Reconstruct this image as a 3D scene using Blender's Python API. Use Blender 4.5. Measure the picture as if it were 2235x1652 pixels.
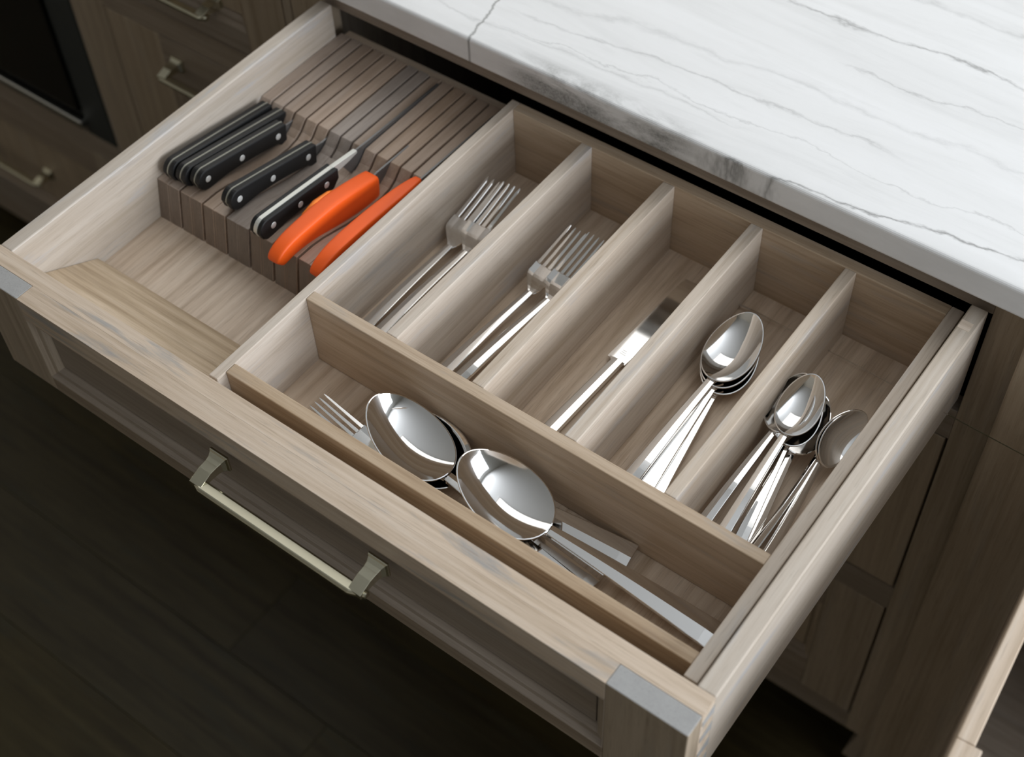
import bpy, bmesh, math, random
from mathutils import Vector, Matrix
random.seed(7)
for o in list(bpy.data.objects): bpy.data.objects.remove(o, do_unlink=True)
SC = bpy.context.scene; COL = SC.collection
T = 0.885                      # height of the drawer's top rim above the floor; z below is measured from that rim
# ------------------------------------------------------------------ camera
cam_d = bpy.data.cameras.new('camera'); cam = bpy.data.objects.new('camera', cam_d); COL.objects.link(cam)
cam.location = (0.90554, -0.37249, 0.88959 + T)
cam.rotation_euler = (0.670868, 0.030492, 0.642437)
cam_d.sensor_fit = 'HORIZONTAL'; cam_d.sensor_width = 36.0
cam_d.lens = 36.0 * 3074.8 / 2235.0
cam_d.clip_start = 0.05; cam_d.clip_end = 30
cam_d.dof.use_dof = True; cam_d.dof.focus_distance = 1.175; cam_d.dof.aperture_fstop = 5.0
SC.camera = cam
# ------------------------------------------------------------------ world, lamps, exposure
SC.view_settings.view_transform = 'Standard'; SC.view_settings.look = 'None'
SC.view_settings.gamma = 1.0; SC.view_settings.use_curve_mapping = False
SC.view_settings.exposure = 0.0
w = bpy.data.worlds.new('world'); SC.world = w; w.use_nodes = True
w.node_tree.nodes['Background'].inputs[0].default_value = (0.55, 0.6, 0.68, 1)
w.node_tree.nodes['Background'].inputs[1].default_value = 0.05
def area(name, loc, rot, sx, sy, power, col):
    d = bpy.data.lights.new(name, 'AREA'); d.shape = 'RECTANGLE'; d.size = sx; d.size_y = sy
    d.energy = power; d.color = col
    o = bpy.data.objects.new(name, d); COL.objects.link(o); o.location = loc; o.rotation_euler = rot
    return o
area('right_window_daylight', (3.16, 1.00, 1.62), (0, math.radians(90), 0), 1.24, 3.2, 118, (0.87, 0.925, 1.0))
area('added_overhead_lamp', (-0.40, 1.90, 2.57), (0, 0, 0), 3.2, 2.1, 28, (1.0, 0.985, 0.955))  # unseen panel, added to light the tops and mirror in the steel
# ------------------------------------------------------------------ materials
def newmat(name):
    m = bpy.data.materials.new(name); m.use_nodes = True
    nt = m.node_tree; nt.nodes.clear()
    out = nt.nodes.new('ShaderNodeOutputMaterial'); b = nt.nodes.new('ShaderNodeBsdfPrincipled')
    nt.links.new(b.outputs[0], out.inputs[0])
    return m, nt, b
def node(nt, t, **k):
    n = nt.nodes.new(t)
    for a, v in k.items():
        if a == 'ins':
            for kk, vv in v.items(): n.inputs[kk].default_value = vv
        else: setattr(n, a, v)
    return n
def math_n(nt, op, a, b=None, c=None, clamp=False):
    n = nt.nodes.new('ShaderNodeMath'); n.operation = op; n.use_clamp = clamp
    for i, x in enumerate((a, b, c)):
        if x is None: continue
        if isinstance(x, (int, float)): n.inputs[i].default_value = x
        else: nt.links.new(x, n.inputs[i])
    return n.outputs[0]
def mixc(nt, fac, a, b, mode='MIX'):
    n = nt.nodes.new('ShaderNodeMix'); n.data_type = 'RGBA'; n.blend_type = mode
    for sock, x in ((n.inputs[0], fac), (n.inputs[6], a), (n.inputs[7], b)):
        if isinstance(x, (int, float)): sock.default_value = x
        elif isinstance(x, tuple): sock.default_value = x
        else: nt.links.new(x, sock)
    return n.outputs[2]
def ramp(nt, fac, stops):
    n = nt.nodes.new('ShaderNodeValToRGB'); r = n.color_ramp
    while len(r.elements) < len(stops): r.elements.new(0.5)
    for e, (p, c) in zip(r.elements, stops): e.position = p; e.color = c if len(c) == 4 else (*c, 1)
    nt.links.new(fac, n.inputs[0]); return n.outputs[0]
def noise(nt, vec, scale, detail=4, rough=0.55, dist=0.0):
    n = nt.nodes.new('ShaderNodeTexNoise'); n.inputs['Scale'].default_value = scale
    n.inputs['Detail'].default_value = detail; n.inputs['Roughness'].default_value = rough
    n.inputs['Distortion'].default_value = dist
    nt.links.new(vec, n.inputs['Vector']); return n.outputs['Fac']
def scaled(nt, vec, s):
    n = nt.nodes.new('ShaderNodeMapping'); n.inputs['Scale'].default_value = s
    nt.links.new(vec, n.inputs['Vector']); return n.outputs[0]
def coords(nt, rnd=True):
    tc = nt.nodes.new('ShaderNodeTexCoord'); v = tc.outputs['Object']
    if rnd:
        oi = nt.nodes.new('ShaderNodeObjectInfo')
        m = nt.nodes.new('ShaderNodeVectorMath'); m.operation = 'SCALE'
        cmb = nt.nodes.new('ShaderNodeCombineXYZ')
        for i, k in enumerate((7.3, 13.1, 5.7)):
            nt.links.new(math_n(nt, 'MULTIPLY', oi.outputs['Random'], k), cmb.inputs[i])
        a = nt.nodes.new('ShaderNodeVectorMath'); a.operation = 'ADD'
        nt.links.new(v, a.inputs[0]); nt.links.new(cmb.outputs[0], a.inputs[1]); v = a.outputs[0]
    return v
def wood(name, axis, dark, mid, light, stain=(0.30, 0.305, 0.31), stain_amt=0.6, rough=0.42, fine=240, bump=0.10, streak=1.0, vary=0.10):
    m, nt, b = newmat(name); v = coords(nt)
    def aniso(along, across): return tuple(along if i == axis else across for i in range(3))
    f1 = noise(nt, scaled(nt, v, aniso(7, fine)), 1.0, 5, 0.6)
    f2 = noise(nt, scaled(nt, v, aniso(2.2, 75)), 1.0, 4, 0.55, 0.4)
    f3 = noise(nt, scaled(nt, v, aniso(6.5, 52)), 1.0, 6, 0.62, 0.3)
    f4 = noise(nt, scaled(nt, v, aniso(40, 900)), 1.0, 2, 0.5)
    t = math_n(nt, 'ADD', math_n(nt, 'MULTIPLY', f1, 0.52), math_n(nt, 'MULTIPLY', f2, 0.48))
    t = math_n(nt, 'MULTIPLY_ADD', math_n(nt, 'SUBTRACT', t, 0.5), 2.1 * streak, 0.5, True)
    c = ramp(nt, t, [(0.08, dark), (0.5, mid), (0.92, light)])
    st = math_n(nt, 'MULTIPLY', math_n(nt, 'MULTIPLY_ADD', f3, 9.0, -4.95, True), stain_amt)
    c = mixc(nt, st, c, (*stain, 1))
    pores = math_n(nt, 'MULTIPLY_ADD', f4, -6.0, 2.55, True)
    c = mixc(nt, math_n(nt, 'MULTIPLY', pores, 0.35), c, (dark[0] * .6, dark[1] * .6, dark[2] * .6, 1))
    oi = nt.nodes.new('ShaderNodeObjectInfo'); hs = nt.nodes.new('ShaderNodeHueSaturation')
    nt.links.new(math_n(nt, 'MULTIPLY_ADD', oi.outputs['Random'], vary, 1 - vary / 2), hs.inputs['Value'])
    nt.links.new(math_n(nt, 'MULTIPLY_ADD', math_n(nt, 'FRACT', math_n(nt, 'MULTIPLY', oi.outputs['Random'], 7.7)), vary * 2.4, 1 - vary * 1.2), hs.inputs['Saturation'])
    nt.links.new(c, hs.inputs['Color']); c = hs.outputs[0]
    nt.links.new(c, b.inputs['Base Color']); b.inputs['Roughness'].default_value = rough
    bp = nt.nodes.new('ShaderNodeBump'); bp.inputs['Strength'].default_value = bump; bp.inputs['Distance'].default_value = 0.001
    nt.links.new(math_n(nt, 'ADD', f1, f4), bp.inputs['Height']); nt.links.new(bp.outputs[0], b.inputs['Normal'])
    return m
DK, MD, LT = (0.42, 0.32, 0.225), (0.60, 0.49, 0.385), (0.70, 0.60, 0.50)
WX = wood('greywashed_wood_along_x', 0, DK, MD, LT, stain=(0.30, 0.30, 0.30), stain_amt=0.75)
WF = wood('tan_rail_wood_along_x', 0, (0.30, 0.205, 0.125), (0.46, 0.345, 0.235), (0.57, 0.45, 0.33), stain_amt=0.3, fine=170, streak=1.2)
WC = wood('divider_wood_along_x', 0, (0.37, 0.27, 0.18), (0.50, 0.39, 0.285), (0.58, 0.475, 0.37), stain_amt=0.3)
ST = wood('tray_side_wood_along_y', 1, (0.46, 0.36, 0.26), (0.60, 0.505, 0.41), (0.69, 0.605, 0.51), stain=(0.46, 0.46, 0.47), stain_amt=0.45)
WY = wood('greywashed_wood_along_y', 1, DK, MD, LT, stain_amt=0.35)
WZ = wood('greywashed_wood_along_z', 2, DK, MD, LT, stain_amt=0.3)
SY = wood('pale_side_wood_along_y', 1, (0.41, 0.33, 0.24), (0.525, 0.445, 0.36), (0.61, 0.54, 0.455), stain=(0.44, 0.45, 0.47), stain_amt=0.6)
BY = wood('tray_bottom_wood_along_y', 1, (0.40, 0.285, 0.185), (0.60, 0.465, 0.34), (0.71, 0.58, 0.45), stain_amt=0.1, fine=150, streak=1.35)
RX = wood('ramp_wood_along_x', 0, (0.33, 0.235, 0.14), (0.50, 0.38, 0.25), (0.62, 0.49, 0.35), stain_amt=0.05, fine=150, streak=1.6)
KY = wood('knife_block_wood_along_y', 1, (0.25, 0.185, 0.135), (0.37, 0.285, 0.225), (0.46, 0.37, 0.305), stain_amt=0.15, fine=200, streak=0.8, vary=0.22)
KE = wood('knife_block_end_grain', 2, (0.13, 0.10, 0.08), (0.20, 0.158, 0.128), (0.26, 0.21, 0.175), stain_amt=0.1, fine=300, streak=0.6)
CZ = wood('shaded_wood_along_z', 2, (0.25, 0.19, 0.13), (0.37, 0.295, 0.215), (0.46, 0.375, 0.285), stain_amt=0.15, streak=0.9)  # same grey-washed wood, darkened in colour for the shade on the fronts
CX = wood('shaded_wood_along_x', 0, (0.19, 0.145, 0.105), (0.29, 0.23, 0.175), (0.37, 0.30, 0.235), stain_amt=0.15, streak=0.9)  # crosswise version, shade of the fronts likewise put into the colour
EG = wood('grey_end_grain', 2, (0.31, 0.305, 0.30), (0.37, 0.365, 0.355), (0.43, 0.425, 0.41), stain_amt=0.0, fine=300, streak=0.5)
FL = wood('dark_floor_wood', 0, (0.015, 0.009, 0.0025), (0.038, 0.029, 0.011), (0.056, 0.044, 0.019), stain=(0.026, 0.028, 0.019), stain_amt=0.4, rough=0.42, fine=60, bump=0.05)
FL.node_tree.nodes['Principled BSDF'].inputs['Specular IOR Level'].default_value = 0.3
def plain(name, col, rough=0.5, metal=0.0, var=0.06, vs=30, bump=0.0, coat=0.0):
    m, nt, b = newmat(name); v = coords(nt)
    f = noise(nt, v, vs, 3)
    k = math_n(nt, 'MULTIPLY_ADD', f, 2 * var, 1 - var)
    n = nt.nodes.new('ShaderNodeVectorMath'); n.operation = 'SCALE'; n.inputs[0].default_value = col
    nt.links.new(k, n.inputs['Scale']); nt.links.new(n.outputs[0], b.inputs['Base Color'])
    b.inputs['Roughness'].default_value = rough; b.inputs['Metallic'].default_value = metal
    if coat: b.inputs['Coat Weight'].default_value = coat
    if bump:
        bp = nt.nodes.new('ShaderNodeBump'); bp.inputs['Strength'].default_value = bump; bp.inputs['Distance'].default_value = 0.0005
        nt.links.new(noise(nt, v, vs * 20, 2), bp.inputs['Height']); nt.links.new(bp.outputs[0], b.inputs['Normal'])
    return m
STEEL = plain('polished_steel', (0.80, 0.79, 0.775), 0.07, 1.0, 0.02)
SATIN = plain('brushed_steel', (0.66, 0.66, 0.64), 0.24, 1.0, 0.04)
BLADE = plain('dark_blade_steel', (0.20, 0.20, 0.20), 0.42, 0.8, 0.05)
TANG = plain('tang_steel', (0.66, 0.66, 0.61), 0.42, 0.5, 0.03)
TANGD = plain('dull_tang_steel', (0.30, 0.295, 0.25), 0.45, 0.5, 0.03)
NICKEL = plain('aged_nickel', (0.60, 0.57, 0.44), 0.2, 1.0, 0.08, 60)
BLACK = plain('black_handle_plastic', (0.009, 0.009, 0.0092), 0.42, 0, 0.1, 80, 0.08)
BLACK.node_tree.nodes['Principled BSDF'].inputs['Specular IOR Level'].default_value = 0.32
ORANGE = plain('orange_handle_plastic', (0.95, 0.118, 0.006), 0.48, 0, 0.04, 40, 0.05)
AMBER = plain('lighter_orange_plastic', (0.92, 0.21, 0.01), 0.4, 0, 0.04)
GLASS = plain('black_oven_glass', (0.004, 0.004, 0.004), 0.1, 0, 0.1)
RIVET = plain('rivet_steel', (0.74, 0.74, 0.72), 0.36, 0.35, 0.02)
GUN = plain('dark_oven_trim', (0.045, 0.049, 0.047), 0.5, 0.2, 0.1)
WHITE = plain('white_ceiling_paint', (0.86, 0.86, 0.85), 0.7, 0, 0.01)
WALL = plain('grey_wall_paint', (0.52, 0.52, 0.50), 0.7, 0, 0.02)
DARKW = plain('warm_wall_paint', (0.54, 0.49, 0.41), 0.7, 0, 0.03)
GAP = plain('dark_recess', (0.008, 0.007, 0.006), 0.8, 0, 0.1)  # near-black: interior shade put into the colour of back and bottom panels
def marble():
    m, nt, b = newmat('white_veined_marble'); v = coords(nt, False)
    sep = nt.nodes.new('ShaderNodeSeparateXYZ'); nt.links.new(v, sep.inputs[0])
    x, y, z = sep.outputs
    wob = noise(nt, scaled(nt, v, (7, 14, 3)), 1.0, 6, 0.62)
    wob2 = noise(nt, scaled(nt, v, (28, 60, 3)), 1.0, 5, 0.6)
    tone = noise(nt, scaled(nt, v, (2.2, 20, 4)), 1.0, 6, 0.62, 0.5)
    fine = noise(nt, scaled(nt, v, (9, 70, 9)), 1.0, 5, 0.6, 0.6)
    spk = noise(nt, v, 420, 2)
    c = ramp(nt, tone, [(0.28, (0.69, 0.69, 0.685)), (0.46, (0.775, 0.775, 0.77)), (0.66, (0.82, 0.82, 0.82))])
    c = mixc(nt, math_n(nt, 'MULTIPLY', math_n(nt, 'MULTIPLY_ADD', fine, -5.0, 2.2, True), 0.16), c, (0.46, 0.46, 0.445, 1))
    def vein(y0, slope, x0, amp, wdt, amt, xa=-9, xb=9, src=wob):
        nonlocal c
        yl = math_n(nt, 'MULTIPLY_ADD', math_n(nt, 'SUBTRACT', x, x0), slope, y0)
        yl = math_n(nt, 'MULTIPLY_ADD', math_n(nt, 'SUBTRACT', src, 0.5), amp, yl)
        yl = math_n(nt, 'MULTIPLY_ADD', math_n(nt, 'SUBTRACT', wob2, 0.5), amp * 0.12, yl)
        d = math_n(nt, 'ABSOLUTE', math_n(nt, 'SUBTRACT', y, yl))
        k = math_n(nt, 'SUBTRACT', 1.0, math_n(nt, 'DIVIDE', d, wdt), None, True)
        k = math_n(nt, 'POWER', k, 1.6)
        k = math_n(nt, 'MULTIPLY', k, math_n(nt, 'MULTIPLY_ADD', wob2, 2.4, -0.35, True))
        if xa > -9: k = math_n(nt, 'MULTIPLY', k, math_n(nt, 'MULTIPLY', math_n(nt, 'SUBTRACT', x, xa), 25.0, None, True))
        if xb < 9: k = math_n(nt, 'MULTIPLY', k, math_n(nt, 'MULTIPLY', math_n(nt, 'SUBTRACT', xb, x), 25.0, None, True))
        c = mixc(nt, math_n(nt, 'MULTIPLY', k, amt * .72), c, (0.09, 0.09, 0.085, 1))
    vein(0.452, 0.13, 0.54, 0.05, 0.0030, 1.0, 0.44)
    vein(0.500, 0.05, 0.54, 0.06, 0.0020, 0.35, 0.2)
    vein(0.672, 0.055, 0.53, 0.05, 0.0030, 0.8, 0.40)
    vein(0.622, 0.05, 0.60, 0.05, 0.0022, 0.45, 0.50)
    vein(0.516, 0.05, 0.30, 0.05, 0.0030, 0.45, 0.20, 0.62)
    vein(0.560, 0.06, 0.45, 0.07, 0.0060, 0.25)
    vein(0.740, 0.06, 0.60, 0.07, 0.0060, 0.35)
    vein(0.480, 0.03, 0.20, 0.05, 0.0030, 0.30, -1, 0.5)
    # one crack-like vein that crosses to the front edge
    xl = math_n(nt, 'MULTIPLY_ADD', math_n(nt, 'SUBTRACT', y, 0.45), -0.17, 0.2065)
    xl = math_n(nt, 'MULTIPLY_ADD', math_n(nt, 'SUBTRACT', wob2, 0.5), 0.012, xl)
    d = math_n(nt, 'ABSOLUTE', math_n(nt, 'SUBTRACT', x, xl))
    k = math_n(nt, 'SUBTRACT', 1.0, math_n(nt, 'DIVIDE', d, 0.0022), None, True)
    k = math_n(nt, 'MULTIPLY', k, math_n(nt, 'LESS_THAN', y, 0.515))
    c = mixc(nt, math_n(nt, 'MULTIPLY', k, 0.75), c, (0.12, 0.12, 0.11, 1))
    # smoky inclusions along the front edge of the slab
    ed = math_n(nt, 'MULTIPLY', math_n(nt, 'SUBTRACT', 0.470, y), 60.0, None, True)
    px = math_n(nt, 'SUBTRACT', 1.0, math_n(nt, 'DIVIDE', math_n(nt, 'ABSOLUTE', math_n(nt, 'SUBTRACT', x, 0.355)), 0.115), None, True)
    sm = noise(nt, scaled(nt, v, (11, 30, 40)), 1.0, 5, 0.65, 0.4)
    k = math_n(nt, 'MULTIPLY', math_n(nt, 'MULTIPLY', ed, math_n(nt, 'MULTIPLY', px, 2.6, None, True)), math_n(nt, 'MULTIPLY_ADD', sm, 5.0, -1.95, True))
    c = mixc(nt, math_n(nt, 'MULTIPLY', k, math_n(nt, 'MULTIPLY_ADD', spk, 0.8, 0.3, True)), c, (0.10, 0.10, 0.09, 1))
    k2 = math_n(nt, 'MULTIPLY', math_n(nt, 'MULTIPLY', ed, 0.15), math_n(nt, 'MULTIPLY_ADD', sm, 4.0, -1.3, True))  # grey over the front edge: veining plus its shading put into the colour
    c = mixc(nt, k2, c, (0.40, 0.40, 0.385, 1))
    nt.links.new(c, b.inputs['Base Color']); b.inputs['Roughness'].default_value = 0.33
    return m
MARBLE = marble()
# ------------------------------------------------------------------ mesh helpers
class MB:
    def __init__(s): s.v = []; s.f = []
    def quad_box(s, c8):
        n = len(s.v); s.v += c8
        s.f += [tuple(n + i for i in q) for q in ((0, 3, 2, 1), (4, 5, 6, 7), (0, 1, 5, 4), (1, 2, 6, 5), (2, 3, 7, 6), (3, 0, 4, 7))]
        return s
    def box(s, x0, x1, y0, y1, z0, z1):
        return s.quad_box([(x0, y0, z0), (x1, y0, z0), (x1, y1, z0), (x0, y1, z0), (x0, y0, z1), (x1, y0, z1), (x1, y1, z1), (x0, y1, z1)])
    def prism(s, poly, axis, a0, a1):
        """extrude a polygon given in the two other axes along axis from a0 to a1"""
        def P(p, a):
            return {'x': (a, p[0], p[1]), 'y': (p[0], a, p[1]), 'z': (p[0], p[1], a)}[axis]
        n = len(s.v); k = len(poly)
        s.v += [P(p, a0) for p in poly] + [P(p, a1) for p in poly]
        s.f.append(tuple(n + i for i in range(k))[::-1]); s.f.append(tuple(n + k + i for i in range(k)))
        for i in range(k): s.f.append((n + i, n + (i + 1) % k, n + k + (i + 1) % k, n + k + i))
        return s
    def rings(s, rings, cap=True, closed=True):
        n = len(s.v); k = len(rings[0])
        for r in rings: s.v += [tuple(p) for p in r]
        for j in range(len(rings) - 1):
            for i in range(k if closed else k - 1):
                a = n + j * k + i; b2 = n + j * k + (i + 1) % k
                s.f.append((a, b2, b2 + k, a + k))
        if cap and closed:
            s.f.append(tuple(n + i for i in range(k))[::-1]); s.f.append(tuple(n + (len(rings) - 1) * k + i for i in range(k)))
        return s
def mesh_of(name, mb, mats, off=(0, 0, 0), bevel=0.0, seg=2, smooth=False, bevel_angle=0.6):
    me = bpy.data.meshes.new(name)
    me.from_pydata([(x - off[0], y - off[1], z - off[2]) for x, y, z in mb.v], [], mb.f)
    bm = bmesh.new(); bm.from_mesh(me)
    bmesh.ops.recalc_face_normals(bm, faces=bm.faces[:])
    if bevel:
        ed = [e for e in bm.edges if len(e.link_faces) == 2 and e.calc_face_angle(0) > bevel_angle]
        bmesh.ops.bevel(bm, geom=ed, offset=bevel, offset_type='OFFSET', segments=seg, profile=0.5, affect='EDGES', clamp_overlap=True)
    for f in bm.faces: f.smooth = smooth
    bm.to_mesh(me); bm.free()
    for m in (mats if isinstance(mats, (list, tuple)) else [mats]): me.materials.append(m)
    return me
def raw(name, me, parent=None):
    o = bpy.data.objects.new(name, me); COL.objects.link(o)
    if parent is not None: o.parent = parent
    return o
def tag(o, label, cat, group=None):
    o['label'] = label; o['category'] = cat
    if group: o['group'] = group
    return o
class Thing:
    """an Empty at the thing's base; parts are meshes whose vertices are given in the world and stored relative to it (z from the rim)"""
    def __init__(s, name, label, cat, base, group=None):
        s.o = bpy.data.objects.new(name, None); COL.objects.link(s.o); s.o.empty_display_size = 0.02
        s.b = base; s.o.location = (base[0], base[1], base[2] + T)
        tag(s.o, label, cat, group)
    def part(s, name, mb, mat, under=None, bevel=0.0008, **k):
        return raw(name, mesh_of(name, mb, mat, s.b, bevel, **k), under or s.o)
def structure(name, mb, mat, bevel=0.0, parent=None):
    o = raw(name, mesh_of(name, mb, mat, (0, 0, 0), bevel), parent)
    if parent is None: o['kind'] = 'structure'
    return o
# ------------------------------------------------------------------ room shell (true heights, z from the floor)
fl = structure('floor', MB().box(-2.6, 3.3, -3.1, 3.1, -0.06, -0.012), GAP)
y = -3.05; row = 0
while y < 1.0:
    x = -2.55 - random.random() * 1.2
    while x < 3.2:
        L = random.uniform(1.3, 2.2); x0, x1 = max(x, -2.55), min(x + L, 3.2)
        if x1 - x0 > 0.05:
            structure('plank', MB().box(x0 + .0003, x1 - .0003, y + .0003, y + .1497, -0.012, random.uniform(-.0003, 0.0)), FL, 0.0005, fl)
        x += L
    y += 0.15; row += 1
structure('ceiling', MB().box(-2.6, 3.3, -3.1, 3.1, 2.6, 2.65), WHITE)
structure('wall_back', MB().box(-2.6, 3.3, 3.1, 3.15, 0, 2.6), WALL)
structure('wall_left', MB().box(-2.65, -2.6, -3.1, 3.1, 0, 2.6), DARKW)
structure('wall_front', MB().box(-2.6, 3.3, -3.15, -3.1, 0, 2.6), DARKW)
def framed(x0, x1, yo, zo_, yi, zi):
    def loop(x, yy, zz): return [(x, yy[0], zz[0]), (x, yy[1], zz[0]), (x, yy[1], zz[1]), (x, yy[0], zz[1])]
    return MB().rings([loop(x0, yo, zo_), loop(x0, yi, zi), loop(x1, yi, zi), loop(x1, yo, zo_), loop(x0, yo, zo_)], cap=False)
structure('wall_right', framed(3.2, 3.3, (-3.1, 3.1), (0, 2.6), (-.6, 2.6), (1.0, 2.24)), WALL)
structure('window_1', framed(3.18, 3.26, (-.64, 2.64), (.96, 2.28), (-.58, 2.58), (1.0, 2.24)), WHITE)
lp = Thing('added_light_frame', 'white frame of an added, unseen light panel above the marble counter', 'light', (-0.40, 1.90, 2.6 - T))  # made-up frame around the added overhead lamp
zc = 2.6 - T
for a in ((-2.06, -2.01, .79, 3.01), (1.21, 1.26, .79, 3.01), (-2.01, 1.21, .79, .84), (-2.01, 1.21, 2.96, 3.01)):
    lp.part('frame', MB().box(a[0], a[1], a[2], a[3], zc - .045, zc - .001), WHITE, bevel=0.003)
# ------------------------------------------------------------------ cabinets
YF = 0.4694
def ring_moulding(th, x0, x1, z0, z1, yf, under, name='moulding', mats=(WX, WZ), depth=0.010, wid=0.0115):
    prof = [(0.0, -0.0003), (0.0007, 0.0002), (0.0028, 0.0040), (0.0076, 0.0047), (0.0103, 0.0092), (0.0112, 0.0095), (wid, depth + .0035)]
    s = wid / 0.0115
    def loop(d, yy): d *= s; return [(x0 + d, yf + yy, z0 + d), (x1 - d, yf + yy, z0 + d), (x1 - d, yf + yy, z1 - d), (x0 + d, yf + yy, z1 - d)]
    L = [loop(d if i < 6 else d / s, yy) for i, (d, yy) in enumerate(prof)]
    for i in range(4):
        j = (i + 1) % 4; m = MB(); k = len(prof)
        back = [(L[0][i][0], yf + depth + .004, L[0][i][2]), (L[0][j][0], yf + depth + .004, L[0][j][2])]
        inn = [(L[-1][i][0], yf + depth + .004, L[-1][i][2]), (L[-1][j][0], yf + depth + .004, L[-1][j][2])]
        A = [l[i] for l in L] + [inn[0], back[0]]; B = [l[j] for l in L] + [inn[1], back[1]]
        m.rings([A, B])
        th.part(name, m, mats[0] if i in (0, 2) else mats[1], under, bevel=0)
def panelled_front(th, x0, x1, z0, z1, yf, fw, ft, fb, part_name='drawer_front', handle=None):
    """frame with moulded recess and flat panel; ft / fb heights of the top and bottom rail"""
    f = th.part(part_name, MB().box(x0 + fw + .0127, x1 - fw - .0127, yf + .0100, yf + .017, z0 + fb + .0127, z1 - ft - .0127), CZ, bevel=0)
    for a in (x0, x1 - fw): th.part('stile', MB().box(a, a + fw, yf, yf + .02, z0, z1), CZ, f, 0.0012)
    th.part('rail', MB().box(x0 + fw, x1 - fw, yf, yf + .02, z1 - ft, z1), CX, f, 0.0008)
    th.part('rail', MB().box(x0 + fw, x1 - fw, yf, yf + .02, z0, z0 + fb), CX, f, 0.0008)
    ring_moulding(th, x0 + fw, x1 - fw, z0 + fb, z1 - ft, yf, f, mats=(CX, CZ))
    if handle:
        bar_handle(th, handle[0], handle[1], yf + handle[3], f, handle[2])
    return f
def bar_handle(th, xc, zc, yf, under, half, name='handle'):
    """two flared square posts and a flat bar bowed at its ends"""
    y0 = yf - .034
    m = MB()
    def ring(x, w, h, yy): return [(x - w, yy, zc - h), (x + w, yy, zc - h), (x + w, yy, zc + h), (x - w, yy, zc + h)]
    b = MB(); n = 14; R = []
    for i in range(n + 1):
        t = -1 + 2 * i / n; x = xc + t * (half + .0085)
        e = max(0, abs(t) - .90) / .10
        yo = y0 + .0055 * e * e; zb = zc - .0060 + .0012 * (1 - e)
        R.append([(x, yo + .0006, zb - .0010), (x, y0 + .0110, zb - .0012), (x, y0 + .0115, zb + .0030), (x, y0 + .0095, zb + .0042), (x, yo + .0022, zb + .0046), (x, yo, zb + .0028)])
    b.rings(R)
    hb = th.part(name, b, NICKEL, under, bevel=0.0006)
    for sx in (-1, 1):
        x = xc + sx * half; p = MB()
        rs = [ring(x, .0098, .0086, yf + .0005), ring(x, .0098, .0086, yf - .0016), ring(x, .0084, .0072, yf - .0030), ring(x, .0070, .0056, yf - .0065), ring(x, .0066, .0048, yf - .010), ring(x, .0064, .0042, y0 + .016)]
        rs.append([(a, y0 + .003, c - .0032) for a, _, c in ring(x, .0064, .0026, 0)])
        p.rings(rs)
        if under is th.o: th.part('post', p, NICKEL, hb, bevel=0.0004)
        else: th.part('handle_post', p, NICKEL, under, bevel=0.0004)
    return hb
# centre cabinet (two closed drawers under the open one)
cab = Thing('base_cabinet', 'grey-brown base cabinet that the open cutlery drawer slides out of', 'cabinet', (0.37, .49, -.885))
for a, b_ in ((-.0545, -.002), (.7422, .7785)):
    cab.part('stile', MB().box(a, b_, YF, YF + .02, -.8110, .0200), CZ)
for z0, z1 in ((-.0093, .0200), (-.1854, -.1441), (-.5050, -.4628), (-.8110, -.7749)):
    cab.part('rail', MB().box(-.002, .7422, YF, YF + .02, z0, z1), CX)
panelled_front(cab, .0005, .7395, -.4608, -.1874, YF, .067, .060, .060, handle=(.37, -.324, .0925, .0105))
panelled_front(cab, .0005, .7395, -.7729, -.5070, YF, .067, .060, .066, handle=(.37, -.64, .0925, .0105))
cab.part('side_panel', MB().box(-.0545, -.0365, YF + .02, 1.05, -.811, .0200), CZ, bevel=0)
cab.part('side_panel', MB().box(.7605, .7785, YF + .02, 1.05, -.811, .0200), CZ, bevel=0)
cab.part('back_panel', MB().box(-.0365, .7605, 1.04, 1.05, -.811, .0200), GAP, bevel=0)
cab.part('bottom_panel', MB().box(-.0365, .7605, YF + .02, 1.04, -.811, -.793), GAP, bevel=0)
cab.part('toe_kick', MB().box(-.0545, .7530, .545, .56, -.885, -.811), GAP, bevel=0)
cab.part('foot', MB().prism([(.750, -.885), (.779, -.885), (.779, -.8112), (.762, -.8112)], 'y', .4705, .5005), CZ, bevel=.001)
# right cabinet: fluted end panel and an open door
rc = Thing('base_cabinet', 'dark base cabinet at the right edge with a wide plain end panel', 'cabinet', (1.05, .49, -.885))
rc.part('end_panel', MB().box(.7793, .864, .440, .490, -.8650, .0200), CZ, bevel=.002)
rc.part('side_panel', MB().box(.7793, .797, .491, 1.05, -.811, .0200), CZ, bevel=0)
rc.part('side_panel', MB().box(1.30, 1.318, .440, 1.05, -.811, .0200), CZ, bevel=0)
rc.part('back_panel', MB().box(.797, 1.30, 1.04, 1.05, -.811, .0200), GAP, bevel=0)
rc.part('bottom_panel', MB().box(.864, 1.30, .445, 1.04, -.811, -.793), CX, bevel=0)
rc.part('toe_kick', MB().box(.7793, 1.318, .545, .56, -.885, -.811), GAP, bevel=0)
d = MB().box(-.0065, .0065, -.325, 0, -.75, 0).box(-.0065, .0120, -.400, -.3252, -.75, 0)
dr = raw('door', mesh_of('door', d, WY, (0, 0, 0), .001), rc.o)
dr.location = (.8660 - 1.05, .4360 - .49, -.012 + .885); dr.rotation_euler = (0, 0, math.radians(4.2))
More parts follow.
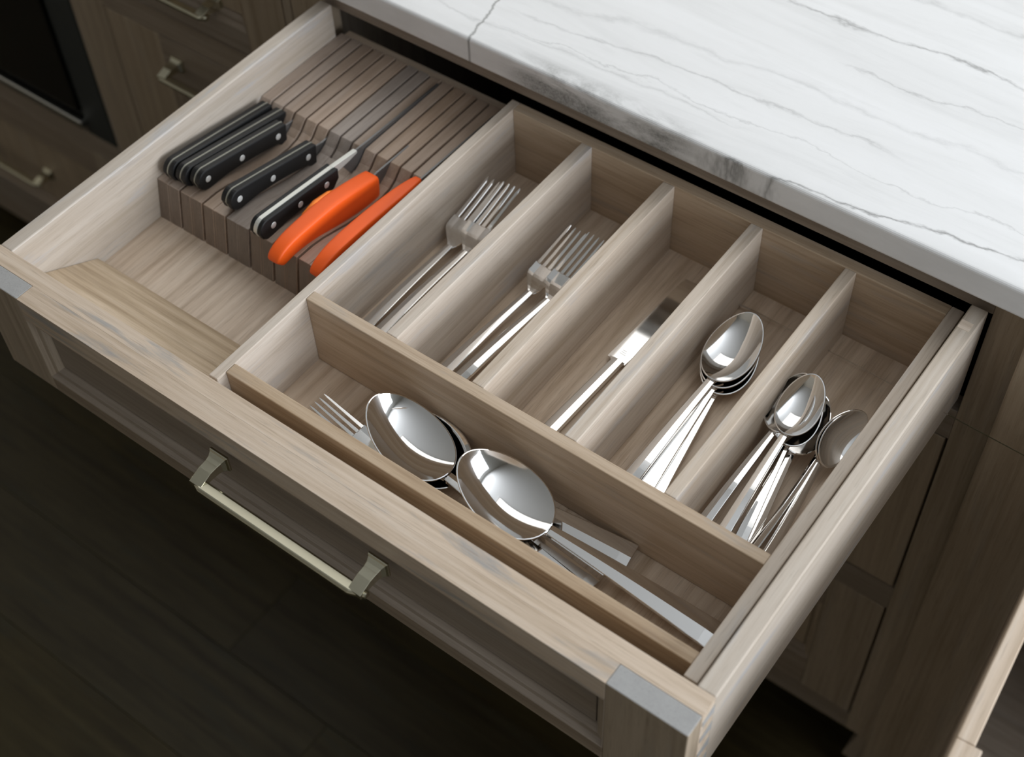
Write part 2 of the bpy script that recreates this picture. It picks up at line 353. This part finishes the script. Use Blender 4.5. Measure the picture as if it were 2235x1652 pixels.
# left cabinet
lc = Thing('base_cabinet', 'shadowed base cabinet with panelled drawers left of the open drawer', 'cabinet', (-.265, .49, -.885))
lc.part('stile', MB().box(-.4740, -.4045, YF, YF + .02, -.8110, .0200), CZ)
lc.part('stile', MB().box(-.0685, -.0562, YF, YF + .02, -.8110, .0200), CZ)
for z0, z1 in ((-.0093, .0200), (-.1814, -.1441), (-.5050, -.4628), (-.8110, -.7749)):
    lc.part('rail', MB().box(-.4045, -.0685, YF, YF + .02, z0, z1), CX)
panelled_front(lc, -.4025, -.0705, -.1421, -.0113, YF, .067, .026, .034, handle=(-.2365, -.094, .0450, .0105))
panelled_front(lc, -.4025, -.0705, -.4608, -.1834, YF, .096, .066, .060, handle=(-.2365, -.218, .0450, .0))
panelled_front(lc, -.4025, -.0705, -.7729, -.5070, YF, .096, .060, .066, handle=(-.2365, -.545, .0450, .0))
lc.part('side_panel', MB().box(-.4740, -.456, YF + .02, 1.05, -.811, .0200), CZ, bevel=0)
lc.part('side_panel', MB().box(-.0742, -.0562, YF + .02, 1.05, -.811, .0200), CZ, bevel=0)
lc.part('back_panel', MB().box(-.456, -.0742, 1.04, 1.05, -.811, .0200), GAP, bevel=0)
lc.part('toe_kick', MB().box(-.4740, -.0562, .545, .56, -.885, -.811), GAP, bevel=0)
# oven cabinet further left
oc = Thing('oven_cabinet', 'shadowed cabinet with one panelled drawer beneath the black oven', 'cabinet', (-.78, .49, -.885))
oc.part('rail', MB().box(-1.10, -.4765, YF, YF + .02, -.4990, -.4600), CX)
oc.part('rail', MB().box(-1.10, -.4765, YF, YF + .02, -.8110, -.7749), CX)
panelled_front(oc, -1.098, -.4785, -.7729, -.5010, YF, .070, .050, .060, handle=(-.785, -.640, .075, .0105))
oc.part('side_panel', MB().box(-.4945, -.4765, YF + .02, 1.05, -.811, -.461), CZ, bevel=0)
oc.part('side_panel', MB().box(-1.10, -1.082, YF + .02, 1.05, -.811, -.461), CZ, bevel=0)
oc.part('shelf', MB().box(-1.10, -.4765, YF + .02, 1.05, -.478, -.4605), CX, bevel=0)
oc.part('toe_kick', MB().box(-1.10, -.4765, .545, .56, -.885, -.811), GAP, bevel=0)
ov = Thing('built_in_oven', 'black glass built-in oven with a thin steel strip at its lower edge', 'oven', (-.78, .49, -.4595))
ov.part('body', MB().box(-1.095, -.4765, YF + .012, 1.0, -.4590, .0190), GUN, bevel=.002)
ov.part('glass_door', MB().box(-1.09, -.5360, YF - .006, YF + .010, -.4180, .0150), GLASS, bevel=.002)
ov.part('side_trim', MB().box(-.5345, -.4770, YF - .001, YF + .011, -.4585, .0190), GUN, bevel=.002)
ov.part('bottom_strip', MB().box(-1.09, -.5270, YF - .014, YF + .002, -.4400, -.4265), SATIN, bevel=.002)
# countertop
ct = MB().box(-1.25, 1.36, .4494, 1.12, .0205, .0505)
cto = raw('countertop', mesh_of('countertop', ct, MARBLE, (0, 0, 0), .0038, seg=4), None)
cto.location = (0, 0, T); tag(cto, 'white marble countertop slab with grey veins over the cabinets', 'countertop')
# ------------------------------------------------------------------ the open drawer
W = .74; tf = .0186; tb = .0352; ts = .0152; H = .1262
dw = Thing('drawer', 'open grey-washed wooden drawer pulled out from under the marble countertop', 'drawer', (W / 2, .2, -H))
def end_top(o):
    me = o.data; me.materials.append(EG)
    for p in me.polygons:
        if p.normal.z > .9: p.material_index = 1
for x0, x1 in ((0, .0622), (W - .0672, W)):
    st = dw.part('stile', MB().box(x0, x1, 0, tf, -H, 0), CZ, bevel=.0009); end_top(st)
dw.part('top_rail', MB().box(.0622, W - .0672, 0, tf, -.0265, 0), WX, bevel=.0003)
dw.part('bottom_rail', MB().box(.0622, W - .0672, 0, tf, -H, -.1066), CX)
dw.part('panel', MB().box(.0622 + .0127, W - .0672 - .0127, .0098, .0165, -.1066 + .0127, -.0265 - .0127), CX, bevel=0)
ring_moulding(dw, .0622, W - .0672, -.1066, -.0265, 0, None, mats=(CX, CZ))
bar_handle(dw, .3793, -.0448, 0, dw.o, .0848)
dw.part('box_front', MB().box(0.0002, W - .0002, tf, tb, -.118, 0), WX, bevel=0)
dw.part('side_panel', MB().box(0, ts, tb, .4620, -.118, 0), SY, bevel=.0013)
dw.part('side_panel', MB().box(W - ts, W, tb, .4620, -.118, 0), SY, bevel=.0013)
dw.part('back_panel', MB().box(ts, W - ts, .4700, .4820, -.118, -.045), WX)
dw.part('bottom_panel', MB().box(ts, W - ts, tb, .4700, -.1165, -.1090), BY, bevel=0)
dw.part('bottom_liner', MB().box(ts, .2418, tb, .4700, -.0900, -.0845), BY, bevel=0)
for i in range(4):                      # dovetails of the box front showing on the right-hand side
    z = -.012 - .0262 * i
    dw.part('dovetail', MB().prism([(tf + .0015, z - .0075), (tb + .0004, z - .0105), (tb + .0004, z + .0020), (tf + .0015, z - .0010)], 'x', W - .003, W + .00025), EG, bevel=0)
dw.part('dovetail', MB().box(W - ts + .001, W - .004, .432, .442, -.003, .0002), WX, bevel=0)
rp = MB().prism([(tb + .0002, -.0345), (.1109, -.0739), (.1161, -.0828), (.1120, -.0843), (tb + .0002, -.0450)], 'x', ts + .0003, .2415)
dw.part('ramp_board', rp, RX, bevel=.001)
# ------------------------------------------------------------------ cutlery tray
zo, zf = -.0193, -.1021
tr = Thing('cutlery_tray', 'wooden cutlery tray with five long slots and one cross slot in the drawer', 'tray', (.48, .25, -.1088))
XL0, XL1, XR0, XR1 = .2421, .2520, .7087, .7200
tr.part('tray_side', MB().box(XL0, XL1, .0456, .4684, -.1085, zo), ST, bevel=.0009)
tr.part('tray_side', MB().box(XR0, XR1, .0456, .4684, -.1085, zo), ST, bevel=.0009)
tr.part('front_rail', MB().box(XL1, XR0, .0560, .0674, -.1085, zo), WF)
tr.part('cross_divider', MB().box(XL1, XR0, .1557, .1669, -.1015, zo), WC)
tr.part('back_rail', MB().box(XL1, XR0, .4561, .4684, -.1085, zo), WC)
for a, b_ in ((.3337, .3457), (.4256, .4382), (.5191, .5315), (.6136, .6248)):
    tr.part('divider', MB().box(a, b_, .1669, .4561, -.1015, zo), ST, bevel=.0009)
tr.part('tray_bottom', MB().box(XL1, XR0, .0674, .4561, -.1085, zf), BY, bevel=0)
# ------------------------------------------------------------------ knife block
kb = Thing('knife_block', 'slotted wooden in-drawer knife block left of the cutlery tray', 'knife block', (.128, .33, -.0845))
top = [(.2005, -.0400), (.2200, -.0402), (.2350, -.0425), (.2500, -.0465), (.2656, -.0508), (.2850, -.0548), (.3030, -.0570), (.3180, -.0568), (.3290, -.0545), (.3370, -.0500), (.3430, -.0440), (.3470, -.0400)]
rear = [(.4695, -.0400)]
full = [(.1915, -.0845)] + top + rear + [(.4695, -.0845)]
def clipped(zs):                       # the web below a half-depth slot
    pts = [(yy, zz - .0004) for yy, zz in top if yy < .3300]
    return [(.1917, -.0845)] + pts + [(.3310, -.0640), (.4690, -.0640), (.4690, -.0845)]
xb = [.0152 + .0304 * i for i in range(8)]
SLOT = .0026
for i in range(8):
    a = xb[i] + (SLOT / 2 if i else .0004); b_ = (xb[i + 1] - SLOT / 2) if i < 7 else .2416
    m = MB()
    if i < 7:
        c = (xb[i] + xb[i + 1]) / 2
        m.prism(full, 'x', a, c - SLOT / 2).prism(full, 'x', c + SLOT / 2, b_)
        m.prism(clipped(-.0585), 'x', c - SLOT / 2 - .0002, c + SLOT / 2 + .0002)
    else: m.prism(full, 'x', a, b_)
    stv = kb.part('stave', m, KY, bevel=.0004, seg=1); stv.data.materials.append(KE)
    for p in stv.data.polygons:
        if p.normal.y < -.8: p.material_index = 1
# ------------------------------------------------------------------ kitchen knives in the block
def oriented(p0, p1):
    """matrix with local +Y from p0 to p1 in a vertical plane, local Z up, origin p0 (rim heights)"""
    p0 = Vector(p0); p1 = Vector(p1); yv = (p1 - p0).normalized(); xv = yv.cross(Vector((0, 0, 1))).normalized(); zv = xv.cross(yv)
    M = Matrix((xv, yv, zv)).transposed().to_4x4(); M.translation = p0 + Vector((0, 0, T)); return M
def rounded_handle(L, h, bolster):
    """side outline of a riveted handle: local y from the butt, z down from the spine"""
    P = []
    for k in range(9):
        a = math.pi * (1.0 - k / 8 * 1.0) / 1.0
        P.append((h * .52 - h * .52 * math.sin(math.pi * k / 16), -h * .55 + h * .55 * (1 - math.cos(math.pi * k / 16)) if False else -(h * .55) * (1 - math.sin(math.pi * k / 16))))
    P = [(h * .50 * (1 - math.cos(math.pi / 2 * k / 7)), -h * .55 * (1 - math.sin(math.pi / 2 * k / 7))) for k in range(8)]
    P += [(L * .5, 0.0), (L * .97, -.0004), (L, -.0006)]
    if bolster: P += [(L * 1.005, -h * .55), (L * .93, -h * .98), (L * .80, -h * 1.0)]
    else: P += [(L * 1.010, -h * 1.06), (L * .945, -h * 1.06), (L * .90, -h * .90)]
    P += [(L * .70, -h * .84), (L * .5, -h * .82), (L * .33, -h * .86), (L * .2, -h * .97), (h * .62, -h * 1.06), (h * .38, -h * 1.04), (h * .16, -h * .9)]
    return P
def kitchen_knife(label, x, butt, head, blade_top, h=.0212, half=.0068, tang=.0007, bolster=False):
    (y0, z0), (y1, z1) = butt, head; L = math.hypot(y1 - y0, z1 - z0)
    r = bpy.data.objects.new('kitchen_knife', None); COL.objects.link(r); r.empty_display_size = .02
    r.matrix_world = oriented((x, y0, z0), (x, y1, z1)); tag(r, label, 'knife', 'knives in the drawer knife block')
    out = rounded_handle(L, h, bolster)
    for s in (-1, 1):
        a, b_ = sorted((s * tang, s * half))
        raw('scale', mesh_of('scale', MB().prism(out, 'x', a, b_), BLACK, (0, 0, 0), .0015, seg=3, smooth=False, bevel_angle=1.0), r)
    tg = [(yy, zz + .0001) for yy, zz in out]
    tp = raw('tang', mesh_of('tang', MB().prism(tg, 'x', -tang, tang), TANG if bolster else TANGD, (0, 0, 0), 0), r)
    for k in ((.10, .48, .90) if not bolster else (.16, .50, .84)):
        m = MB(); R = []
        for xx, rr in ((-half - .0003, .0034), (half + .0003, .0034)):
            R.append([(xx, k * L + rr * math.cos(q * math.tau / 14), -h * (.46 if k > .3 else .50) + rr * math.sin(q * math.tau / 14)) for q in range(14)])
        raw('rivet', mesh_of('rivet', m.rings(R), RIVET, (0, 0, 0), .0003, seg=1), r)
    # blade: outline in the vertical plane of the knife, rim heights
    Mi = r.matrix_world.inverted()
    def loc(yy, zz): p = Mi @ Vector((x, yy, zz + T)); return (p.y, p.z)
    bz = blade_top
    if bolster:
        pts = [loc(y1 - .004, z1 - .0006), loc(y1 + .034, z1 - .0050), loc(y1 + .048, bz), loc(.462, bz - .004), loc(.462, bz - .010), loc(y1 + .060, -.0560), loc(y1 + .022, -.0562), loc(y1 + .010, z1 - .0075), loc(y1 - .002, z1 - .008)]
        raw('bolster', mesh_of('bolster', MB().prism([loc(y1 - .003, z1 + .0002), loc(y1 + .032, z1 - .0040), loc(y1 + .032, z1 - .0072), loc(y1 + .020, z1 - .0090), loc(y1 - .002, z1 - .0100)], 'x', -.0024, .0024), TANG, (0, 0, 0), .0005), r)
    else:
        pts = [loc(y1 - .006, z1 - .0070), loc(y1 + .012, bz - .004), loc(.455, bz - .006), loc(.462, bz - .012), loc(y1 + .03, -.0575), loc(y1 + .008, -.0572), loc(y1 - .006, z1 - .0190)]
    raw('blade', mesh_of('blade', MB().prism(pts, 'x', -.0009, .0009), BLADE, (0, 0, 0), 0), r)
    return r
kitchen_knife('black-handled knife nearest the drawer side, leftmost in the knife block', .0302, (.205, -.0165), (.3405, -.0362), -.0420)
kitchen_knife('black-handled knife squeezed between the two leftmost black knives and their neighbour', .0454, (.207, -.0165), (.3440, -.0400), -.0425)
kitchen_knife('black-handled knife, third from the drawer side, with three bright rivets', .0606, (.211, -.0160), (.3280, -.0372), -.0425)
kitchen_knife('black-handled knife standing alone in the middle of the knife block', .1062, (.2075, -.0135), (.3220, -.0362), -.0425)
kitchen_knife('black-handled knife with a broad pale tang stripe beside the orange handles', .1518, (.1965, -.0180), (.3030, -.0285), -.0345, half=.0072, tang=.0021, bolster=True)
def superellipse(c, hw, hh, ty, tz, n=24, e=.33):
    """ring across a path lying in the vertical YZ plane with tangent (ty,tz)"""
    l = math.hypot(ty, tz); ny, nz = -tz / l, ty / l; R = []
    for k in range(n):
        a = math.tau * k / n; ca, sa = math.cos(a), math.sin(a)
        u = math.copysign(abs(ca) ** e, ca) * hw; v = math.copysign(abs(sa) ** e, sa) * hh
        R.append((c[0] + u, c[1] + ny * v, c[2] + nz * v))
    return R
def orange_knife(label, x, path, blade, bulge=False):
    r = Thing('kitchen_knife', label, 'knife', (x, path[0][0], path[0][1]), 'knives in the drawer knife block')
    R = []
    for i, (yy, zz, hw, hh) in enumerate(path):
        p, q = path[max(i - 1, 0)], path[min(i + 1, len(path) - 1)]
        R.append(superellipse((x, yy, zz), hw, hh, q[0] - p[0], q[1] - p[1]))
    o = r.part('handle', MB().rings(R), ORANGE, bevel=0, smooth=True)
    sm = o.modifiers.new('subdivision', 'SUBSURF'); sm.levels = 1; sm.render_levels = 1
    if bulge:
        R = []
        for yy, zz, hw, hh in ((.226, -.0370, .0006, .002), (.236, -.0345, .0030, .007), (.252, -.0335, .0042, .009), (.270, -.0350, .0034, .008), (.286, -.0385, .0006, .003)):
            R.append(superellipse((x - .0092, yy, zz + .003), hw * 1.25, hh, 1, -.1, 14, 1.0))
        g = r.part('left_bulge', MB().rings(R), AMBER, bevel=0, smooth=True)  # lighter orange bulge on the handle's left side
    r.part('blade', MB().prism(blade, 'x', x - .0009, x + .0009), BLADE, bevel=0)
    return r
orange_knife('broad orange-handled knife with a hooked butt between black knife and slim orange knife', .1850,
    [(.1835, -.0400, .0066, .0050), (.1865, -.0372, .0076, .0072), (.1930, -.0342, .0080, .0086), (.2040, -.0318, .0084, .0092), (.2180, -.0318, .0088, .0098), (.2380, -.0338, .0092, .0122), (.2600, -.0366, .0096, .0148), (.2850, -.0414, .0098, .0152), (.3100, -.0462, .0096, .0142), (.3195, -.0478, .0092, .0132), (.3200, -.0478, .0086, .0126)],
    [(.316, -.0400), (.3270, -.0385), (.455, -.0425), (.460, -.0500), (.3480, -.0580), (.3320, -.0582), (.317, -.0530)], True)
orange_knife('slim orange-handled knife against the side of the cutlery tray', .2278,
    [(.1915, -.0385, .0056, .0050), (.1945, -.0360, .0066, .0066), (.2040, -.0325, .0074, .0080), (.2190, -.0296, .0078, .0086), (.2500, -.0300, .0080, .0088), (.2850, -.0322, .0080, .0086), (.3120, -.0340, .0074, .0078), (.3290, -.0346, .0056, .0060), (.3375, -.0350, .0042, .0046), (.3395, -.0352, .0034, .0038)],
    [(.334, -.0345), (.3460, -.0350), (.455, -.0390), (.460, -.0470), (.352, -.0450), (.334, -.0385)])
# ------------------------------------------------------------------ steel cutlery
def handle_mesh(L, w0, w1, t0, t1, arch, name='handle', y_end=None):
    """flat bar handle, local y from the end (0) to the neck (L): wide w0 at the end, w1 at the neck; crowned top with chamfered edges"""
    R = []; n = 16
    for i in range(n + 1):
        s = i / n; yy = s * L; e = 1 - (1 - s) ** 1.35
        hw = (w0 + (w1 - w0) * s ** 1.1) / 2; th = t0 + (t1 - t0) * s; rg = hw * .13
        z = arch * math.sin(math.pi * min(1, s * 1.02)) + .0012
        k = .6 if i == 0 else 1.0
        R.append([(-hw, yy, z - th * .35 * k), (-hw * .8, yy, z - th * .5 * k), (hw * .8, yy, z - th * .5 * k), (hw, yy, z - th * .35 * k), (hw, yy, z + th * .40 * k), (hw * .94, yy, z + th * .5 * k), (0, yy, z + th * .5 * k + rg), (-hw * .94, yy, z + th * .5 * k), (-hw, yy, z + th * .40 * k)])
    return mesh_of(name, MB().rings(R), STEEL, (0, 0, 0), .0003, seg=1)
def spoon_meshes(hl, w0, w1, bl, bw, depth, pitch, th=.0015):
    """local origin at the handle end, +Y to the tip; neck at y=hl; the bowl's rim plane is pitched up towards the tip"""
    hm = handle_mesh(hl + .003, w0, w1, .0034, .0042, .0020)
    nr, na = 11, 56; V = []; F = []
    cp, sp = math.cos(pitch), math.sin(pitch)
    def pt(r, a, off, ex=0.0):
        c, s_ = math.cos(a), math.sin(a)           # a=0 at the tip
        yy = bl / 2 + bl / 2 * c * r
        xx = bw / 2 * s_ * r * (1 - .10 * c)
        zz = -depth * (1 - r ** 2.0) + .0030 * r * r * (c * c) - off
        xx += ex * s_; yy += ex * c
        return (xx, hl + yy * cp - zz * sp, .0028 + yy * sp + zz * cp)
    def surf(off, flip, ex=0.0):
        n = len(V); V.append(pt(0, 0, off))
        for j in range(1, nr + 1):
            for i in range(na): V.append(pt((j / nr) ** .8, math.tau * i / na, off, ex if j == nr else 0))
        for i in range(na):
            q = (n, n + 1 + i, n + 1 + (i + 1) % na); F.append(q if not flip else q[::-1])
        for j in range(nr - 1):
            for i in range(na):
                a = n + 1 + j * na + i; b_ = n + 1 + j * na + (i + 1) % na
                q = (a, a + na, b_ + na, b_); F.append(q if not flip else q[::-1])
        return n + 1 + (nr - 1) * na
    A = surf(0, True); B = surf(th, False, .0009)
    C1 = len(V); V.extend(pt(1, math.tau * i / na, .0001, .0009) for i in range(na))
    C2 = len(V); V.extend(pt(1, math.tau * i / na, .0006, .0013) for i in range(na))
    for p, q in ((A, C1), (C1, C2), (C2, B)):
        for i in range(na):
            j = (i + 1) % na; F.append((p + i, p + j, q + j, q + i))
    m = MB(); m.v = V; m.f = F
    bm_ = mesh_of('bowl', m, STEEL, (0, 0, 0), 0, smooth=True)
    try: bm_.set_sharp_from_angle(angle=math.radians(40))
    except Exception: pass
    # small tongue that joins the handle to the bowl
    R = []
    for s_ in range(6):
        t = s_ / 5; yy = hl - .006 + t * .014; hw = w1 / 2 * (1 + .9 * t * t); zc = .0026 + max(0, (yy - hl)) * sp - .0010 * t - .0018 * t * t * 2
        R.append([(-hw, yy, zc - .0014), (hw, yy, zc - .0014), (hw, yy, zc + .0004), (-hw, yy, zc + .0004)])
    nm = mesh_of('neck', MB().rings(R), STEEL, (0, 0, 0), .0003, seg=1)
    return [('handle', hm), ('bowl', bm_), ('neck', nm)]
def place(parts, name, label, cat, group, E, N, roll=0.0):
    """E: handle end, N: neck (rim heights); roll about the handle axis in degrees"""
    r = bpy.data.objects.new(name, None); COL.objects.link(r); r.empty_display_size = .02
    r.matrix_world = oriented(E, N) @ Matrix.Rotation(math.radians(roll), 4, 'Y')
    tag(r, label, cat, group)
    for n, me in parts: raw(n, me, r)
    return r
TBL = spoon_meshes(.139, .0150, .0078, .0700, .0450, .0105, math.radians(16))
TSP = spoon_meshes(.125, .0122, .0062, .0560, .0350, .0085, math.radians(16))
SRV = spoon_meshes(.158, .0260, .0090, .0900, .0610, .0140, math.radians(16), .0018)
g4 = 'tablespoons nested in the fourth slot'
place(TBL, 'tablespoon', 'tablespoon on top of the nested stack in the fourth slot', 'spoon', g4, (.5605, .1900, -.0935), (.5627, .3284, -.0850))
place(TBL, 'tablespoon', 'tablespoon in the middle of the nested stack, under the top one', 'spoon', g4, (.5760, .1880, -.0975), (.5655, .3255, -.0905), 2)
place(TBL, 'tablespoon', 'lowest tablespoon of the nested stack, its handle fanned furthest right', 'spoon', g4, (.5860, .1870, -.1000), (.5680, .3225, -.0965), 5)
g5 = 'teaspoons in the fifth slot'
place(TSP, 'teaspoon', 'teaspoon on top of the pile with its whole bowl showing', 'spoon', g5, (.6545, .1800, -.0860), (.6482, .3040, -.0700))
place(TSP, 'teaspoon', 'teaspoon whose handle lies furthest left, bowl peeping out left of the top one', 'spoon', g5, (.6340, .1810, -.0900), (.6375, .3000, -.0765), -4)
place(TSP, 'teaspoon', 'teaspoon under the top one with a bright handle just right of it', 'spoon', g5, (.6700, .1800, -.0965), (.6515, .3005, -.0820), 5)
place(TSP, 'teaspoon', 'lowest teaspoon of the pile, its thin handle rolled on edge', 'spoon', g5, (.6755, .1800, -.0990), (.6570, .3005, -.0880), 18)
place(TSP, 'teaspoon', 'teaspoon rolled on its side against the right wall, nearer the pile', 'spoon', g5, (.6785, .1820, -.0960), (.6780, .2980, -.0845), 50)
place(TSP, 'teaspoon', 'teaspoon rolled on its side tight against the right tray wall', 'spoon', g5, (.6910, .1820, -.0950), (.6810, .2970, -.0855), 54)
gs = 'serving pieces in the front slot'
place(SRV, 'serving_spoon', 'large serving spoon on the right with its handle running to the right tray wall', 'spoon', gs, (.6960, .1205, -.0935), (.5375, .1165, -.0780), -2)
place(SRV, 'serving_spoon', 'large serving spoon on the left, lying on top of another spoon', 'spoon', gs, (.5930, .0985, -.0960), (.4380, .1125, -.0850), 6)
place(SRV, 'serving_spoon', 'serving spoon mostly hidden under the left one, its broad handle end in view', 'spoon', gs, (.6030, .1430, -.0970), (.4375, .1280, -.0940), -11)
# forks
def fork_meshes(hl, head, width, ntine=4, w0=.0155, w1=.0070, rise=.024, slot0=.36):
    hm = handle_mesh(hl + .002, w0, w1, .0034, .0044, .0020)
    def zc(t):                          # side profile of the head, t from neck to tips
        a = min(1, max(0, (t - .05) / .17)); a = a * a * (3 - 2 * a)
        return .0012 + .42 * rise * a + .58 * rise * max(0, (t - .2) / .8) ** 1.15
    def hw(t):
        a = min(1, t / .20); return w1 / 2 + (width / 2 - w1 / 2) * (a * a * (3 - 2 * a))
    th = .0017; R = []
    for i in range(13):
        t = slot0 * i / 12; yy = hl + head * t; z = zc(t); h_ = hw(t); k = .0012 * min(1, t / .2)
        R.append([(-h_, yy, z + k - th / 2), (-h_ * .5, yy, z - th / 2), (h_ * .5, yy, z - th / 2), (h_, yy, z + k - th / 2), (h_, yy, z + k + th / 2), (h_ * .5, yy, z + th / 2), (-h_ * .5, yy, z + th / 2), (-h_, yy, z + k + th / 2)])
    parts = [('handle', hm), ('head', mesh_of('head', MB().rings(R), STEEL, (0, 0, 0), .0003, seg=1))]
    pitch = width / ntine
    for q in range(ntine):
        x = -width / 2 + pitch * (q + .5); R = []
        for i in range(11):
            t = slot0 - .01 + (1 - slot0 + .01) * i / 10; s = i / 10
            yy = hl + head * t; z = zc(t) + .0012 * (abs(x) / (width / 2)) * (1 - s); h_ = (pitch * .34) * (1 - .42 * s); th2 = th * (1 - .35 * s)
            if i == 10: h_ *= .5
            xx = x * (1 - .03 * s)
            R.append([(xx - h_, yy, z - th2 / 2), (xx + h_, yy, z - th2 / 2), (xx + h_, yy, z + th2 / 2), (xx - h_, yy, z + th2 / 2)])
        parts.append(('tine', mesh_of('tine', MB().rings(R), STEEL, (0, 0, 0), .0004, seg=1)))
    return parts
FRK = fork_meshes(.146, .0790, .0285); FRK2 = fork_meshes(.142, .0740, .0255); SFK = fork_meshes(.150, .095, .0230, 4, .020, .009, .015, .50)
gf = 'forks in the first two slots'
place(FRK, 'fork', 'left fork of the first slot, lying in the shadow of the tray side', 'fork', gf, (.2655, .1800, -.0990), (.2700, .3260, -.0915), -4)
place(FRK, 'fork', 'bright fork overlapping its neighbour on the right of the first slot', 'fork', gf, (.2820, .1800, -.0970), (.2890, .3250, -.0875), -8)
place(FRK, 'fork', 'fork nearly hidden behind the divider at the right of the first slot', 'fork', gf, (.3060, .1790, -.0990), (.3120, .3200, -.0930), 4)
place(FRK2, 'fork', 'left fork of the second slot, root in the shadow', 'fork', gf, (.3565, .1800, -.0990), (.3690, .3220, -.0900), -2)
place(FRK2, 'fork', 'right fork of the second slot with bright tines over its neighbour', 'fork', gf, (.3735, .1800, -.0970), (.3900, .3200, -.0865), -6)
place(SFK, 'serving_fork', 'serving fork whose tips show left of the large spoons', 'fork', gs, (.5420, .0810, -.0985), (.3950, .0960, -.0940), 0)
# table knife
def table_knife():
    hm = handle_mesh(.1235, .0150, .0110, .0050, .0062, .0005)
    n = 18; A = []; B = []
    for i in range(n + 1):
        s = i / n; yy = .1225 + s * .134
        l = -.0112 + .0006 * math.sin(s * 3); rr = .0078 + .0040 * math.sin(min(1, s * 1.15) * math.pi * .5)
        if s > .88:
            q = (s - .88) / .12; k = math.sqrt(max(0, 1 - q * q)); mid = .5; l = mid + (l - mid) * max(k, .04); rr = mid + (rr - mid) * max(k, .04)
        A.append((l, yy)); B.append((rr, yy))
    poly = A + B[::-1]
    bl = mesh_of('blade', MB().prism(poly, 'z', .0006, .0022), STEEL, (0, 0, 0), .0003, seg=1)
    mk = MB()
    for k in range(3): mk.box(-.0045 + .0003 * k, .0018 - .0008 * k, .1315 + .0022 * k, .1320 + .0022 * k, .00221, .00226)
    nk = MB().rings([[(-.0052, .1185, .0002), (.0052, .1185, .0002), (.0052, .1185, .0036), (-.0052, .1185, .0036)], [(-.0095, .1240, .0004), (.0070, .1240, .0004), (.0070, .1240, .0028), (-.0095, .1240, .0028)]])
    return [('handle', hm), ('blade', bl), ('bolster', mesh_of('bolster', nk, STEEL, (0, 0, 0), .0003, seg=1)), ('maker_mark', mesh_of('maker_mark', mk, TANG))]
place(table_knife(), 'table_knife', 'steel table knife lying alone in the third slot', 'knife', None, (.4715, .1850, -.0990), (.4780, .3090, -.0985))
